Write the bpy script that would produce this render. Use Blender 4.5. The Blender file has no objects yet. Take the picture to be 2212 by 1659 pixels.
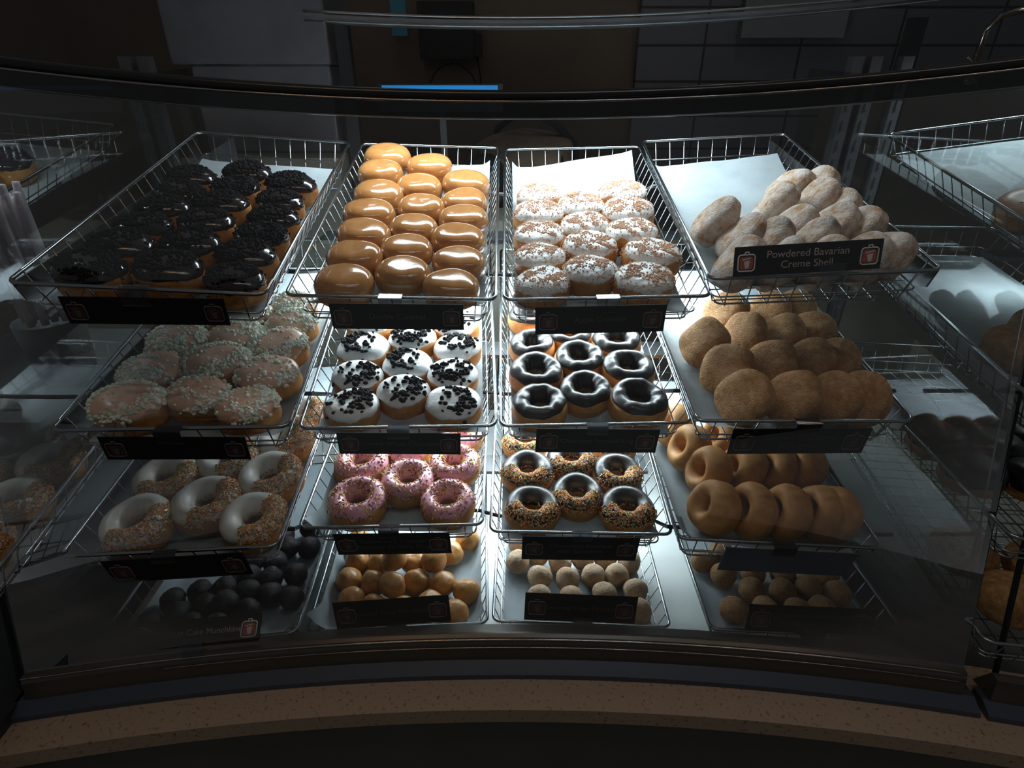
import bpy, bmesh, math, random
from mathutils import Vector, Matrix, noise
# ---------------------------------------------------------------- camera, world, exposure, lights
S = bpy.context.scene
C = S.collection
H = 1.5                                    # eye height above the shop floor
F_PX = 1248.6
S.view_settings.view_transform = 'Standard'
S.view_settings.look = 'None'
S.view_settings.gamma = 1.0
S.view_settings.use_curve_mapping = False
S.view_settings.exposure = 0.0
cd = bpy.data.cameras.new('camera'); cam = bpy.data.objects.new('camera', cd); C.objects.link(cam)
cd.sensor_fit = 'HORIZONTAL'; cd.sensor_width = 36.0; cd.lens = F_PX/2212*36.0; cd.clip_start = 0.01
cam.location = (0, 0, H); cam.rotation_euler = (math.pi/2-0.5, 0, 0)
S.camera = cam
W = bpy.data.worlds.new('world'); S.world = W; W.use_nodes = True
W.node_tree.nodes['Background'].inputs[0].default_value = (0.92, 0.97, 1.0, 1)
W.node_tree.nodes['Background'].inputs[1].default_value = 0.055

def area(name, loc, size, power, col=(0.80, 0.94, 1.0), rot=(0, 0, 0), spread=180):
    l = bpy.data.lights.new(name, 'AREA'); l.shape = 'RECTANGLE'; l.size, l.size_y = size
    l.energy = power; l.color = col; l.spread = math.radians(spread)
    o = bpy.data.objects.new(name, l); C.objects.link(o)
    o.location = (loc[0], loc[1], loc[2]+H); o.rotation_euler = rot
    return o
# lamp strips of the case: one above the top tier, one under each shelf; the last is an added straw light
LAMPS = [('case_lamp', (0.05, 1.41, 0.145), (0.84, 0.09), 8.6, (0.0, 0, 0), 140),
         ('case_lamp', (-0.01, 1.28, -0.335), (0.80, 0.07), 19.0, (0.0, 0, 0), 160),
         ('case_lamp', (0.0, 1.20, -0.572), (0.74, 0.06), 12.5, (0.0, 0, 0), 160),
         ('case_lamp', (0.0, 1.09, -0.815), (0.60, 0.05), 4.8, (0.0, 0, 0), 160),
         ('case_lamp', (1.15, 1.38, 0.15), (0.36, 0.05), 1.5, (0.0, 0, 0), 120),
         ('case_lamp', (1.10, 1.12, -0.33), (0.30, 0.04), 0.25, (0.0, 0, 0), 140),
         ('case_lamp', (-0.93, 1.05, 0.08), (0.12, 0.05), 0.40, (0.0, 0, 0), 120)]  # added lamp to brighten the straws, no known source there
for n, l, s, p, r, sp in LAMPS:
    area(n, l, s, p, rot=r, spread=sp)
# unseen overhead strips added to streak the chrome beads, then the kitchen lamps
area('bead_streak_lamp', (-0.35, 0.35, 1.25), (0.7, 0.07), 1.3, col=(1.0, 0.62, 0.35))
area('bead_streak_lamp', (0.35, 0.35, 1.25), (0.5, 0.07), 1.2, col=(0.9, 0.95, 1.0))
area('bead_streak_lamp', (1.05, 0.40, 1.25), (0.7, 0.07), 1.0, col=(1.0, 0.78, 0.6))
area('kitchen_lamp', (0.9, 2.6, 1.25), (0.2, 0.2), 0.8, col=(1.0, 0.85, 0.68))
area('kitchen_lamp', (-0.6, 2.7, 1.25), (0.2, 0.2), 0.5, col=(0.9, 0.9, 1.0))
# ---------------------------------------------------------------- helpers
def mat(name, col=(.5, .5, .5), rough=.5, metal=0, spec=.5, coat=0, coat_r=.03, emit=None, es=0, sss=0, trans=0, alpha=None):
    m = bpy.data.materials.new(name); m.use_nodes = True
    b = m.node_tree.nodes['Principled BSDF']
    b.inputs['Base Color'].default_value = (*col, 1); b.inputs['Roughness'].default_value = rough
    b.inputs['Metallic'].default_value = metal; b.inputs['Specular IOR Level'].default_value = spec
    b.inputs['Coat Weight'].default_value = coat; b.inputs['Coat Roughness'].default_value = coat_r
    if emit: b.inputs['Emission Color'].default_value = (*emit, 1); b.inputs['Emission Strength'].default_value = es
    if sss:
        b.inputs['Subsurface Weight'].default_value = sss; b.inputs['Subsurface Scale'].default_value = .01
        b.inputs['Subsurface Radius'].default_value = (1, .5, .25)
    return m
def nz(m, c1, c2, scale=40, lo=.4, hi=.6, detail=4, bump=0, bscale=None, bdist=.001, coord='Object'):
    t = m.node_tree; b = t.nodes['Principled BSDF']
    tc = t.nodes.new('ShaderNodeTexCoord'); n = t.nodes.new('ShaderNodeTexNoise'); r = t.nodes.new('ShaderNodeValToRGB')
    n.inputs['Scale'].default_value = scale; n.inputs['Detail'].default_value = detail
    if detail >= 8: n.inputs['Roughness'].default_value = .72
    r.color_ramp.elements[0].position = lo; r.color_ramp.elements[1].position = hi
    r.color_ramp.elements[0].color = (*c1, 1); r.color_ramp.elements[1].color = (*c2, 1)
    t.links.new(tc.outputs[coord], n.inputs['Vector']); t.links.new(n.outputs['Fac'], r.inputs['Fac'])
    t.links.new(r.outputs['Color'], b.inputs['Base Color'])
    if bump:
        n2 = t.nodes.new('ShaderNodeTexNoise'); n2.inputs['Scale'].default_value = bscale or scale; n2.inputs['Detail'].default_value = 5
        bp = t.nodes.new('ShaderNodeBump'); bp.inputs['Strength'].default_value = bump; bp.inputs['Distance'].default_value = bdist
        t.links.new(tc.outputs[coord], n2.inputs['Vector']); t.links.new(n2.outputs['Fac'], bp.inputs['Height'])
        t.links.new(bp.outputs['Normal'], b.inputs['Normal'])
    return m
def islands(m, cols):
    t = m.node_tree; g = t.nodes.new('ShaderNodeNewGeometry'); r = t.nodes.new('ShaderNodeValToRGB')
    r.color_ramp.interpolation = 'CONSTANT'
    e = r.color_ramp.elements; e[0].color = (*cols[0], 1); e[1].position = 1/len(cols); e[1].color = (*cols[1], 1)
    for i, c in enumerate(cols[2:]): k = e.new((i+2)/len(cols)); k.color = (*c, 1)
    t.links.new(g.outputs['Random Per Island'], r.inputs['Fac'])
    t.links.new(r.outputs['Color'], t.nodes['Principled BSDF'].inputs['Base Color'])
    return m
def thin_glass(name, tint=(1, 1, 1), boost=1.6, rough=0.0):
    m = bpy.data.materials.new(name); m.use_nodes = True; t = m.node_tree; t.nodes.clear()
    o = t.nodes.new('ShaderNodeOutputMaterial'); mx = t.nodes.new('ShaderNodeMixShader')
    tr = t.nodes.new('ShaderNodeBsdfTransparent'); tr.inputs[0].default_value = (*tint, 1)
    gl = t.nodes.new('ShaderNodeBsdfGlossy'); gl.inputs['Roughness'].default_value = rough
    fr = t.nodes.new('ShaderNodeFresnel'); fr.inputs[0].default_value = 1.5
    mu = t.nodes.new('ShaderNodeMath'); mu.operation = 'MULTIPLY'; mu.inputs[1].default_value = boost; mu.use_clamp = True
    t.links.new(fr.outputs[0], mu.inputs[0]); t.links.new(mu.outputs[0], mx.inputs[0])
    t.links.new(tr.outputs[0], mx.inputs[1]); t.links.new(gl.outputs[0], mx.inputs[2]); t.links.new(mx.outputs[0], o.inputs[0])
    return m
class MB:
    def __init__(s): s.v = []; s.f = []
    def add(s, vs, fs):
        k = len(s.v); s.v += [tuple(v) for v in vs]; s.f += [tuple(i+k for i in f) for f in fs]
    def box(s, c, d, M=None):
        x, y, z = d[0]/2, d[1]/2, d[2]/2
        vs = [Vector((a*x, b*y, e*z)) for a in (-1, 1) for b in (-1, 1) for e in (-1, 1)]
        vs = [(M @ v if M else v)+Vector(c) for v in vs]
        s.add(vs, [(0, 1, 3, 2), (4, 6, 7, 5), (0, 4, 5, 1), (2, 3, 7, 6), (0, 2, 6, 4), (1, 5, 7, 3)])
    def tube(s, pts, r, n=6, closed=False):
        pts = [Vector(p) for p in pts]; m = len(pts); vs = []; up = None
        for i, p in enumerate(pts):
            if closed: t = (pts[(i+1) % m]-pts[i-1]).normalized()
            else: t = (pts[min(i+1, m-1)]-pts[max(i-1, 0)]).normalized()
            if up is None: up = Vector((0, 0, 1)) if abs(t.z) < .9 else Vector((1, 0, 0))
            a = (up-t*up.dot(t))
            if a.length < 1e-4: a = t.orthogonal()
            a.normalize(); up = a; b = t.cross(a)
            rr = r[i] if isinstance(r, (list, tuple)) else r
            for k in range(n):
                an = 2*math.pi*k/n; vs.append(p+(a*math.cos(an)+b*math.sin(an))*rr)
        fs = []
        for i in range(m if closed else m-1):
            j = (i+1) % m
            for k in range(n): fs.append((i*n+k, i*n+(k+1) % n, j*n+(k+1) % n, j*n+k))
        if not closed: fs += [tuple(range(n-1, -1, -1)), tuple((m-1)*n+k for k in range(n))]
        s.add(vs, fs)
    def grid(s, P):                    # P[i][j] points
        n, m = len(P), len(P[0]); s.add([p for r in P for p in r], [(i*m+j, (i+1)*m+j, (i+1)*m+j+1, i*m+j+1) for i in range(n-1) for j in range(m-1)])
    def sweep(s, path, prof):          # prof: (dy,dz) closed profile extruded along a path (points in x,y,z)
        n = len(prof); vs = [(p[0], p[1]+a, p[2]+b) for p in path for a, b in prof]; fs = []
        for i in range(len(path)-1):
            for k in range(n): fs.append((i*n+k, (i+1)*n+k, (i+1)*n+(k+1) % n, i*n+(k+1) % n))
        fs += [tuple(range(n)), tuple((len(path)-1)*n+k for k in range(n-1, -1, -1))]
        s.add(vs, fs)
    def lathe(s, prof, n=24, c=(0, 0, 0)):
        vs = [(c[0]+r*math.cos(2*math.pi*k/n), c[1]+r*math.sin(2*math.pi*k/n), c[2]+z) for r, z in prof for k in range(n)]
        fs = [(i*n+k, i*n+(k+1) % n, (i+1)*n+(k+1) % n, (i+1)*n+k) for i in range(len(prof)-1) for k in range(n)]
        fs += [tuple(range(n-1, -1, -1)), tuple((len(prof)-1)*n+k for k in range(n))]
        s.add(vs, fs)
    def mesh(s, name, m, smooth=True):
        me = bpy.data.meshes.new(name); me.from_pydata(s.v, [], s.f); me.validate()
        if m: me.materials.append(m)
        if smooth: me.polygons.foreach_set('use_smooth', [True]*len(me.polygons))
        bm = bmesh.new(); bm.from_mesh(me); bmesh.ops.recalc_face_normals(bm, faces=bm.faces); bm.to_mesh(me); bm.free()
        return me
    def build(s, name, m, parent=None, smooth=False, **k):
        return ob(name, s.mesh(name, m, smooth), parent, **k)
def ob(name, me, parent=None, mw=None, **k):
    o = bpy.data.objects.new(name, me); C.objects.link(o)
    if parent: o.parent = parent
    if mw is not None: o.matrix_world = mw
    return tag(o, **k)
def tag(o, label=None, cat=None, group=None, kind=None):
    if label: o['label'] = label
    if cat: o['category'] = cat
    if group: o['group'] = group
    if kind: o['kind'] = kind
    return o
def empty(name, mw, label, cat, group=None):
    o = bpy.data.objects.new(name, None); C.objects.link(o); o.empty_display_size = .02; o.matrix_world = mw
    return tag(o, label, cat, group)
def bevel(o, w, seg=2):
    b = o.modifiers.new('bevel', 'BEVEL'); b.width = w; b.segments = seg; b.limit_method = 'ANGLE'; return o
# ---------------------------------------------------------------- materials
M_ = {}
M_['chrome'] = mat('chrome_wire', (.40, .43, .45), .17, 1)
M_['steel'] = mat('brushed_steel', (.30, .31, .32), .3, 1)
M_['black'] = mat('black_metal', (.03, .03, .031), .35)
M_['gasket'] = mat('black_gasket', (.008, .008, .009), .6)
M_['rail'] = mat('black_rail', (.010, .010, .011), .25, 0, .6)
M_['trimchrome'] = mat('polished_trim', (.55, .5, .46), .12, 1)
M_['paper'] = mat('parchment', (.80, .84, .85), .75)
def paper_extra(m):
    t = m.node_tree; b = t.nodes['Principled BSDF']; out = t.nodes['Material Output']
    tr = t.nodes.new('ShaderNodeBsdfTranslucent'); tr.inputs[0].default_value = (.5, .55, .56, 1)
    mx = t.nodes.new('ShaderNodeMixShader'); mx.inputs[0].default_value = .10
    t.links.new(b.outputs[0], mx.inputs[1]); t.links.new(tr.outputs[0], mx.inputs[2]); t.links.new(mx.outputs[0], out.inputs[0])
nz(M_['paper'], (.30, .345, .37), (.39, .44, .465), 14, .3, .7, 4, .5, 26, .006); paper_extra(M_['paper'])
M_['dough'] = nz(mat('fried_dough', (.6, .3, .1), .6, sss=.08), (.46, .165, .03), (.64, .30, .08), 70, .3, .7, 5, .3, 420, .0006)
M_['dough_ring'] = nz(mat('golden_dough', (.6, .3, .1), .55, sss=.08), (.42, .175, .045), (.58, .28, .08), 60, .3, .7, 5, .25, 380, .0006)
M_['caramel'] = nz(mat('caramel_icing', (.5, .27, .12), .16, coat=1, coat_r=.05), (.44, .185, .055), (.52, .24, .08), 60, .3, .7, 3, .12, 60, .002)
M_['choc'] = nz(mat('chocolate_icing', (.014, .009, .008), .40, spec=.6, coat=.12, coat_r=.3), (.010, .007, .007), (.018, .012, .010), 90, .3, .7, 3, .4, 110, .002)
M_['choccrumb'] = mat('cookie_crumbs', (.010, .009, .010), .8, spec=.25)
M_['white'] = nz(mat('white_icing', (.8, .79, .77), .42, coat=.12, coat_r=.25), (.74, .73, .72), (.83, .82, .81), 90, .3, .7, 3, .4, 150, .002)
M_['vanilla'] = nz(mat('vanilla_icing', (.78, .74, .66), .38, coat=.3, coat_r=.25), (.70, .66, .60), (.80, .77, .71), 50, .3, .7, 3, .3, 110, .002)
M_['pink'] = nz(mat('strawberry_icing', (.72, .3, .38), .35, coat=.35, coat_r=.2), (.62, .25, .32), (.76, .38, .45), 80, .3, .7, 3, .35, 130, .002)
M_['peach'] = nz(mat('peach_icing', (.75, .42, .28), .4, coat=.3, coat_r=.2), (.66, .36, .24), (.78, .50, .36), 70, .3, .7, 3, .25, 110, .0015)
M_['applecrumb'] = islands(mat('apple_crumble', rough=.85), [(.66, .38, .25), (.74, .48, .33), (.56, .31, .18), (.80, .60, .46), (.68, .42, .28), (.76, .54, .40)])
M_['nubs'] = islands(mat('sugar_nubs', rough=.55), [(.85, .85, .78), (.66, .80, .60), (.86, .80, .72), (.80, .72, .66), (.62, .76, .58), (.88, .88, .84)])
M_['sprinkle'] = islands(mat('rainbow_sprinkles', rough=.45), [(.80, .32, .06), (.66, .40, .16), (.50, .16, .04), (.8, .62, .42), (.10, .32, .10), (.76, .38, .07), (.10, .06, .12), (.78, .48, .18), (.50, .07, .04), (.66, .28, .08)])
M_['sprinkle_pink'] = islands(mat('fine_sprinkles', rough=.45), [(.85, .55, .10), (.18, .02, .05), (.9, .75, .40), (.10, .04, .10), (.85, .42, .06), (.5, .50, .08), (.25, .02, .05)])
M_['powder'] = nz(mat('powdered_dough', rough=.85), (.50, .27, .10), (.80, .73, .69), 42, .36, .60, 12, .8, 300, .004)
M_['sugar'] = nz(mat('sugared_dough', rough=.75), (.44, .18, .045), (.70, .42, .19), 80, .38, .66, 10, .8, 360, .004)
M_['munch_dark'] = nz(mat('chocolate_cake_ball', rough=.6), (.018, .014, .016), (.11, .095, .11), 110, .48, .78, 8, .7, 340, .0012)
M_['munch_glazed'] = nz(mat('glazed_dough_ball', rough=.4, coat=.3, coat_r=.25), (.40, .165, .04), (.60, .30, .09), 100, .3, .7, 6, .6, 190, .0018)
M_['munch_powder'] = nz(mat('powdered_dough_ball', rough=.9), (.38, .21, .09), (.52, .42, .32), 80, .34, .66, 12, .8, 320, .003)
M_['munch_cinnamon'] = nz(mat('cinnamon_dough_ball', rough=.85), (.34, .17, .065), (.54, .34, .18), 150, .36, .68, 9, .7, 460, .0016)
M_['card'] = mat('black_card', (.014, .014, .014), .6, spec=.2)
M_['card_back'] = mat('grey_card_back', (.10, .11, .15), .8)
M_['print'] = mat('print_shaded', (.085, .078, .07), .7)  # print colour darkened to stand for shade on most cards
M_['printlit'] = mat('print_lit', (.62, .50, .46), .7)  # same print in a lit tone, for the cards catching more light
M_['logo_lit'] = mat('emblem_outline_lit', (.85, .80, .80), .7)  # lit copies of the emblem colours, brightness put into the colour
M_['red_lit'] = mat('emblem_red_lit', (.55, .12, .05), .7)
M_['logo_line'] = mat('emblem_outline', (.11, .095, .09), .7)  # shaded copies of the emblem colours, dimness put into the colour
M_['logo_red'] = mat('emblem_red_shaded', (.085, .026, .016), .7)
M_['clip'] = thin_glass('clear_plastic', (.80, .82, .88), 1.3, .15)
M_['glass'] = thin_glass('pane_glass', (.97, .985, .98), 2.4)
M_['sideglass'] = thin_glass('side_pane_glass', (.72, .78, .77), 1.6, .035)
M_['deck'] = nz(mat('white_deck', (.6, .63, .62), .35), (.50, .53, .52), (.66, .69, .68), 5, .3, .7)
M_['stone'] = nz(mat('tan_stone', (.3, .22, .16), .45), (.22, .14, .085), (.46, .34, .24), 150, .28, .42, 3)
M_['front'] = nz(mat('dark_front', (.05, .05, .045), .5), (.13, .125, .10), (.16, .152, .125), 8, .3, .7)
M_['sill'] = mat('dark_sill', (.10, .09, .075), .28, .3)
M_['sillblue'] = mat('blue_grey_ledge', (.075, .09, .12), .35, .3)
M_['grey'] = nz(mat('grey_cabinet', (.11, .11, .12), .5), (.10, .10, .11), (.12, .12, .13), 6)
M_['brown'] = nz(mat('brown_panel', (.10, .065, .045), .6), (.10, .075, .055), (.13, .10, .075), 2.5, .3, .7)
M_['teal'] = mat('teal_card', (.05, .22, .30), .4)
M_['screen'] = mat('blue_screen', (.01, .05, .12), .3, emit=(.01, .16, .42), es=1.0)
M_['shirt'] = nz(mat('brown_shirt', (.20, .15, .11), .9), (.17, .125, .09), (.22, .165, .12), 12)
M_['cloth_black'] = mat('black_cloth', (.01, .01, .01), .9)
M_['skin'] = mat('skin', (.35, .2, .14), .6)
M_['straw'] = mat('wrapped_straw', (.72, .60, .64), .35, trans=0)
M_['white_tan'] = nz(mat('crumbed_white_icing', (.8, .7, .6), .6), (.74, .71, .68), (.60, .36, .20), 75, .46, .66, 8, .6, 420, .002)
M_['choc_gloss'] = nz(mat('glossy_chocolate_icing', (.014, .009, .008), .16, coat=.6, coat_r=.06), (.012, .008, .010), (.022, .014, .018), 90, .3, .7, 3, .25, 90, .002)
M_['clipstrip'] = thin_glass('smoked_strip', (.30, .30, .30), 2.2)
# ---------------------------------------------------------------- layout data (metres, basket frames)
BASKETS={
'10':((-1.078,0.855,-0.222),0.096,0.176,-0.104),
'11':((-0.512,0.757,-0.265),0.058,0.188,-0.072),
'12':((-0.194,0.881,-0.323),0.019,0.228,-0.030),
'13':((0.155,0.890,-0.327),0.002,0.224,0.020),
'14':((0.465,0.832,-0.269),-0.035,0.181,0.053),
'15':((0.946,0.703,-0.214),-0.096,0.164,0.142),
'21':((-0.500,0.713,-0.464),0.065,0.152,-0.020),
'22':((-0.195,0.836,-0.541),0.050,0.203,-0.014),
'23':((0.148,0.859,-0.550),0.012,0.190,0.014),
'24':((0.452,0.756,-0.478),-0.006,0.140,0.002),
'25':((0.893,0.668,-0.408),-0.060,0.129,-0.002),
'30':((-0.886,0.484,-0.628),0.113,0.065,-0.003),
'31':((-0.541,0.673,-0.668),0.047,0.077,0.019),
'32':((-0.222,0.803,-0.735),0.007,0.088,0.021),
'33':((0.128,0.805,-0.753),-0.005,0.103,-0.018),
'34':((0.443,0.711,-0.688),-0.030,0.015,-0.035),
'35':((0.895,0.619,-0.604),-0.058,0.010,-0.033),
'41':((-0.536,0.648,-0.851),0.086,-0.080,0.035),
'42':((-0.214,0.729,-0.916),0.047,0.010,0.017),
'43':((0.132,0.742,-0.923),-0.018,-0.015,-0.031),
'44':((0.513,0.670,-0.857),-0.039,-0.072,-0.016),
'45':((0.900,0.571,-0.779),-0.139,-0.015,0.005),
}
FLAT={
'11':[ ('R',0.096,0.436,0.100),('R',0.094,0.355,0.092),('R',0.101,0.281,0.092),('R',0.100,0.210,0.093),('R',0.100,0.143,0.095),('R',0.105,0.060,0.092),('M',-0.004,0.488,0.098),('M',-0.003,0.406,0.096),('M',0.002,0.319,0.098),('M',0.001,0.250,0.098),('M',0.004,0.165,0.099),('M',0.004,0.083,0.101),('L',-0.097,0.449,0.093),('L',-0.088,0.360,0.093),('L',-0.090,0.287,0.096),('L',-0.091,0.215,0.095),('L',-0.094,0.134,0.098),('L',-0.098,0.058,0.104) ],
'12':[ ('L',-0.096,0.605,0.111),('L',-0.100,0.520,0.101),('L',-0.090,0.413,0.107),('L',-0.094,0.320,0.105),('L',-0.090,0.233,0.104),('L',-0.091,0.145,0.103),('L',-0.092,0.063,0.101),('M',0.008,0.558,0.104),('M',-0.008,0.472,0.102),('M',0.007,0.368,0.099),('M',0.002,0.275,0.097),('M',-0.000,0.187,0.097),('M',0.003,0.109,0.098),('R',0.097,0.493,0.107),('R',0.097,0.405,0.099),('R',0.098,0.311,0.100),('R',0.095,0.224,0.103),('R',0.097,0.142,0.097),('R',0.093,0.062,0.098) ],
'13':[ ('L',-0.094,0.436,0.099),('L',-0.096,0.335,0.107),('L',-0.103,0.247,0.101),('L',-0.104,0.162,0.097),('L',-0.093,0.076,0.098),('M',-0.010,0.373,0.103),('M',-0.003,0.278,0.100),('M',-0.007,0.189,0.106),('M',-0.008,0.107,0.100),('R',0.089,0.404,0.107),('R',0.087,0.314,0.112),('R',0.089,0.228,0.106),('R',0.091,0.142,0.109),('R',0.080,0.063,0.105) ],
'21':[ ('R',0.069,0.390,0.092),('R',0.094,0.305,0.096),('R',0.092,0.229,0.103),('R',0.090,0.151,0.106),('R',0.084,0.062,0.098),('M',0.009,0.341,0.100),('M',0.003,0.267,0.102),('M',0.002,0.188,0.110),('M',-0.006,0.112,0.099),('L',-0.086,0.302,0.107),('L',-0.091,0.237,0.109),('L',-0.097,0.146,0.108),('L',-0.097,0.063,0.117) ],
'22':[ ('L',-0.089,0.311,0.113),('L',-0.094,0.247,0.115),('L',-0.095,0.156,0.100),('L',-0.093,0.070,0.102),('M',-0.001,0.352,0.106),('M',-0.000,0.275,0.105),('M',-0.002,0.195,0.102),('M',-0.003,0.107,0.102),('R',0.089,0.309,0.101),('R',0.091,0.232,0.101),('R',0.089,0.150,0.103),('R',0.090,0.065,0.106) ],
'23':[ ('L',-0.109,0.380,0.099),('L',-0.105,0.262,0.098),('L',-0.096,0.164,0.108),('L',-0.092,0.065,0.104),('M',-0.020,0.295,0.099),('M',-0.012,0.215,0.106),('M',-0.004,0.109,0.104),('R',0.080,0.273,0.104),('R',0.082,0.167,0.106),('R',0.085,0.060,0.112) ],
'31':[ ('R',0.126,0.365,0.095),('R',0.102,0.281,0.116),('R',0.102,0.182,0.116),('R',0.105,0.069,0.108),('M',0.011,0.222,0.118),('M',0.012,0.127,0.118),('L',-0.091,0.273,0.107),('L',-0.084,0.169,0.118),('L',-0.089,0.075,0.118) ],
'32':[ ('L',-0.096,0.253,0.092),('L',-0.086,0.179,0.114),('L',-0.065,0.066,0.118),('M',-0.010,0.228,0.105),('M',0.014,0.131,0.110),('R',0.126,0.263,0.092),('R',0.092,0.190,0.108),('R',0.085,0.060,0.106) ],
'33':[ ('L',-0.103,0.265,0.103),('L',-0.089,0.151,0.111),('L',-0.089,0.062,0.108),('M',-0.005,0.213,0.108),('M',0.012,0.112,0.106),('R',0.098,0.269,0.104),('R',0.092,0.181,0.106),('R',0.090,0.063,0.110) ],
}
LEAN={
'14':[ (-0.103,0.223),(-0.076,0.155),(0.020,0.280),(0.078,0.370),(0.099,0.292),(0.153,0.356),(0.156,0.252),(0.016,0.184),(0.082,0.177),(0.146,0.160),(0.148,0.073),(-0.042,0.122),(0.026,0.122),(-0.113,0.049),(-0.047,0.055),(0.020,0.054),(0.086,0.066) ],
'24':[ (-0.018,0.353),(0.070,0.353),(0.140,0.356),(-0.091,0.240),(-0.010,0.264),(0.060,0.261),(0.136,0.264),(-0.074,0.151),(0.007,0.166),(0.078,0.170),(0.149,0.168),(-0.070,0.068),(0.010,0.070),(0.079,0.072),(0.147,0.065) ],
'34':[ (-0.099,0.345),(-0.088,0.263),(-0.006,0.305),(0.059,0.310),(0.124,0.320),(-0.068,0.190),(0.001,0.199),(0.062,0.206),(0.117,0.214),(0.178,0.217),(-0.084,0.087),(-0.021,0.080),(0.039,0.080),(0.099,0.085),(0.160,0.086) ],
}
BALLS={
'41':[ (0.110,0.329,0.022),(0.117,0.262,0.022),(0.086,0.257,0.022),(0.064,0.236,0.030),(0.062,0.302,0.022),(0.107,0.181,0.022),(0.063,0.173,0.030),(0.074,0.129,0.022),(0.118,0.120,0.022),(0.029,0.220,0.030),(0.029,0.176,0.040),(0.025,0.144,0.030),(0.035,0.108,0.022),(-0.011,0.149,0.050),(-0.066,0.153,0.030),(-0.094,0.133,0.030),(-0.089,0.098,0.022),(-0.132,0.090,0.022),(-0.026,0.105,0.030),(0.002,0.119,0.040),(-0.054,0.097,0.022),(0.005,0.087,0.022) ],
'42':[ (0.130,0.224,0.022),(0.094,0.207,0.022),(-0.144,0.241,0.022),(-0.075,0.206,0.045),(-0.022,0.179,0.050),(0.032,0.199,0.050),(0.066,0.160,0.045),(-0.107,0.190,0.030),(0.015,0.179,0.025),(-0.057,0.183,0.020),(-0.116,0.147,0.022),(-0.057,0.139,0.030),(-0.002,0.112,0.045),(0.029,0.131,0.030),(0.075,0.118,0.030),(-0.097,0.109,0.025),(-0.049,0.102,0.022),(0.116,0.096,0.022),(0.115,0.054,0.022),(0.048,0.087,0.022),(-0.005,0.079,0.022) ],
'43':[ (-0.132,0.210,0.022),(-0.084,0.192,0.022),(-0.041,0.186,0.025),(0.010,0.185,0.045),(0.068,0.186,0.030),(0.118,0.191,0.022),(-0.075,0.144,0.022),(-0.019,0.149,0.022),(0.039,0.159,0.022),(0.094,0.158,0.025),(0.056,0.107,0.030),(0.120,0.115,0.022),(-0.076,0.085,0.022),(-0.012,0.086,0.022),(0.122,0.065,0.022),(-0.160,0.221,0.022) ],
'44':[ (-0.127,0.208,0.022),(-0.091,0.226,0.022),(-0.097,0.172,0.022),(-0.033,0.169,0.022),(-0.046,0.132,0.022),(0.011,0.131,0.030),(0.064,0.144,0.030),(0.115,0.135,0.022),(0.117,0.173,0.022),(-0.100,0.077,0.022),(-0.042,0.083,0.022),(0.017,0.080,0.022),(0.068,0.089,0.025),(0.030,0.174,0.030) ],
}
CARDS={
'11':(0.008,-0.023,0.215,0.042,-0.041,-0.15),
'12':(0.009,-0.023,0.213,0.047,-0.020,-0.15),
'13':(-0.011,-0.028,0.212,0.051,0.028,-0.15),
'14':(-0.037,0.024,0.209,0.043,0.070,0.12),
'21':(0.004,-0.022,0.205,0.045,-0.051,-0.15),
'22':(0.001,-0.021,0.209,0.049,-0.049,-0.15),
'23':(0.002,-0.022,0.216,0.056,-0.016,-0.15),
'24':(-0.007,-0.025,0.211,0.052,0.015,-0.15),
'31':(0.013,-0.019,0.220,0.056,0.049,-0.15),
'32':(0.003,-0.028,0.212,0.060,0.016,-0.15),
'33':(-0.002,-0.023,0.215,0.068,-0.018,-0.15),
'34':(0.013,-0.025,0.216,0.061,-0.045,-0.15),
'41':(0.002,0.024,0.214,0.025,0.014,1.1),
'42':(-0.003,0.048,0.208,0.061,0.041,0.12),
'43':(-0.006,0.049,0.205,0.063,-0.033,0.12),
'44':(-0.012,0.041,0.210,0.056,-0.011,0.12),
}
# ---------------------------------------------------------------- baskets: pose of each (front centre of the rim, yaw, slope, roll)
BW, BD, BH, TP = .336, .68, .058, .020
TC = {'0': 'far left neighbouring case', '1': 'leftmost', '2': 'second from left', '3': 'third from left', '4': 'rightmost', '5': 'far right neighbouring case'}
TR = {'1': 'top tier', '2': 'second tier', '3': 'third tier', '4': 'bottom tier'}
def bframe(k):
    (x, y, z), yaw, s, ro = BASKETS[k]
    ex = Vector((math.cos(yaw)*math.cos(ro), math.sin(yaw)*math.cos(ro), math.sin(ro)))
    bk = Vector((-math.sin(yaw)*math.cos(s), math.cos(yaw)*math.cos(s), math.sin(s)))
    bk = (bk-ex*bk.dot(ex)).normalized(); n = ex.cross(bk)
    return Matrix(((ex.x, bk.x, n.x, x), (ex.y, bk.y, n.y, y), (ex.z, bk.z, n.z, z+H), (0, 0, 0, 1)))
BF = {k: bframe(k) for k in BASKETS}
def rrect(w, y0, y1, r, z, n=5):
    P = []
    for cx, cy, a0 in ((w-r, y1-r, 0), (-w+r, y1-r, 90), (-w+r, y0+r, 180), (w-r, y0+r, 270)):
        for i in range(n+1):
            a = math.radians(a0+90*i/n); P.append((cx+r*math.cos(a), cy+r*math.sin(a), z))
    return P
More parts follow.
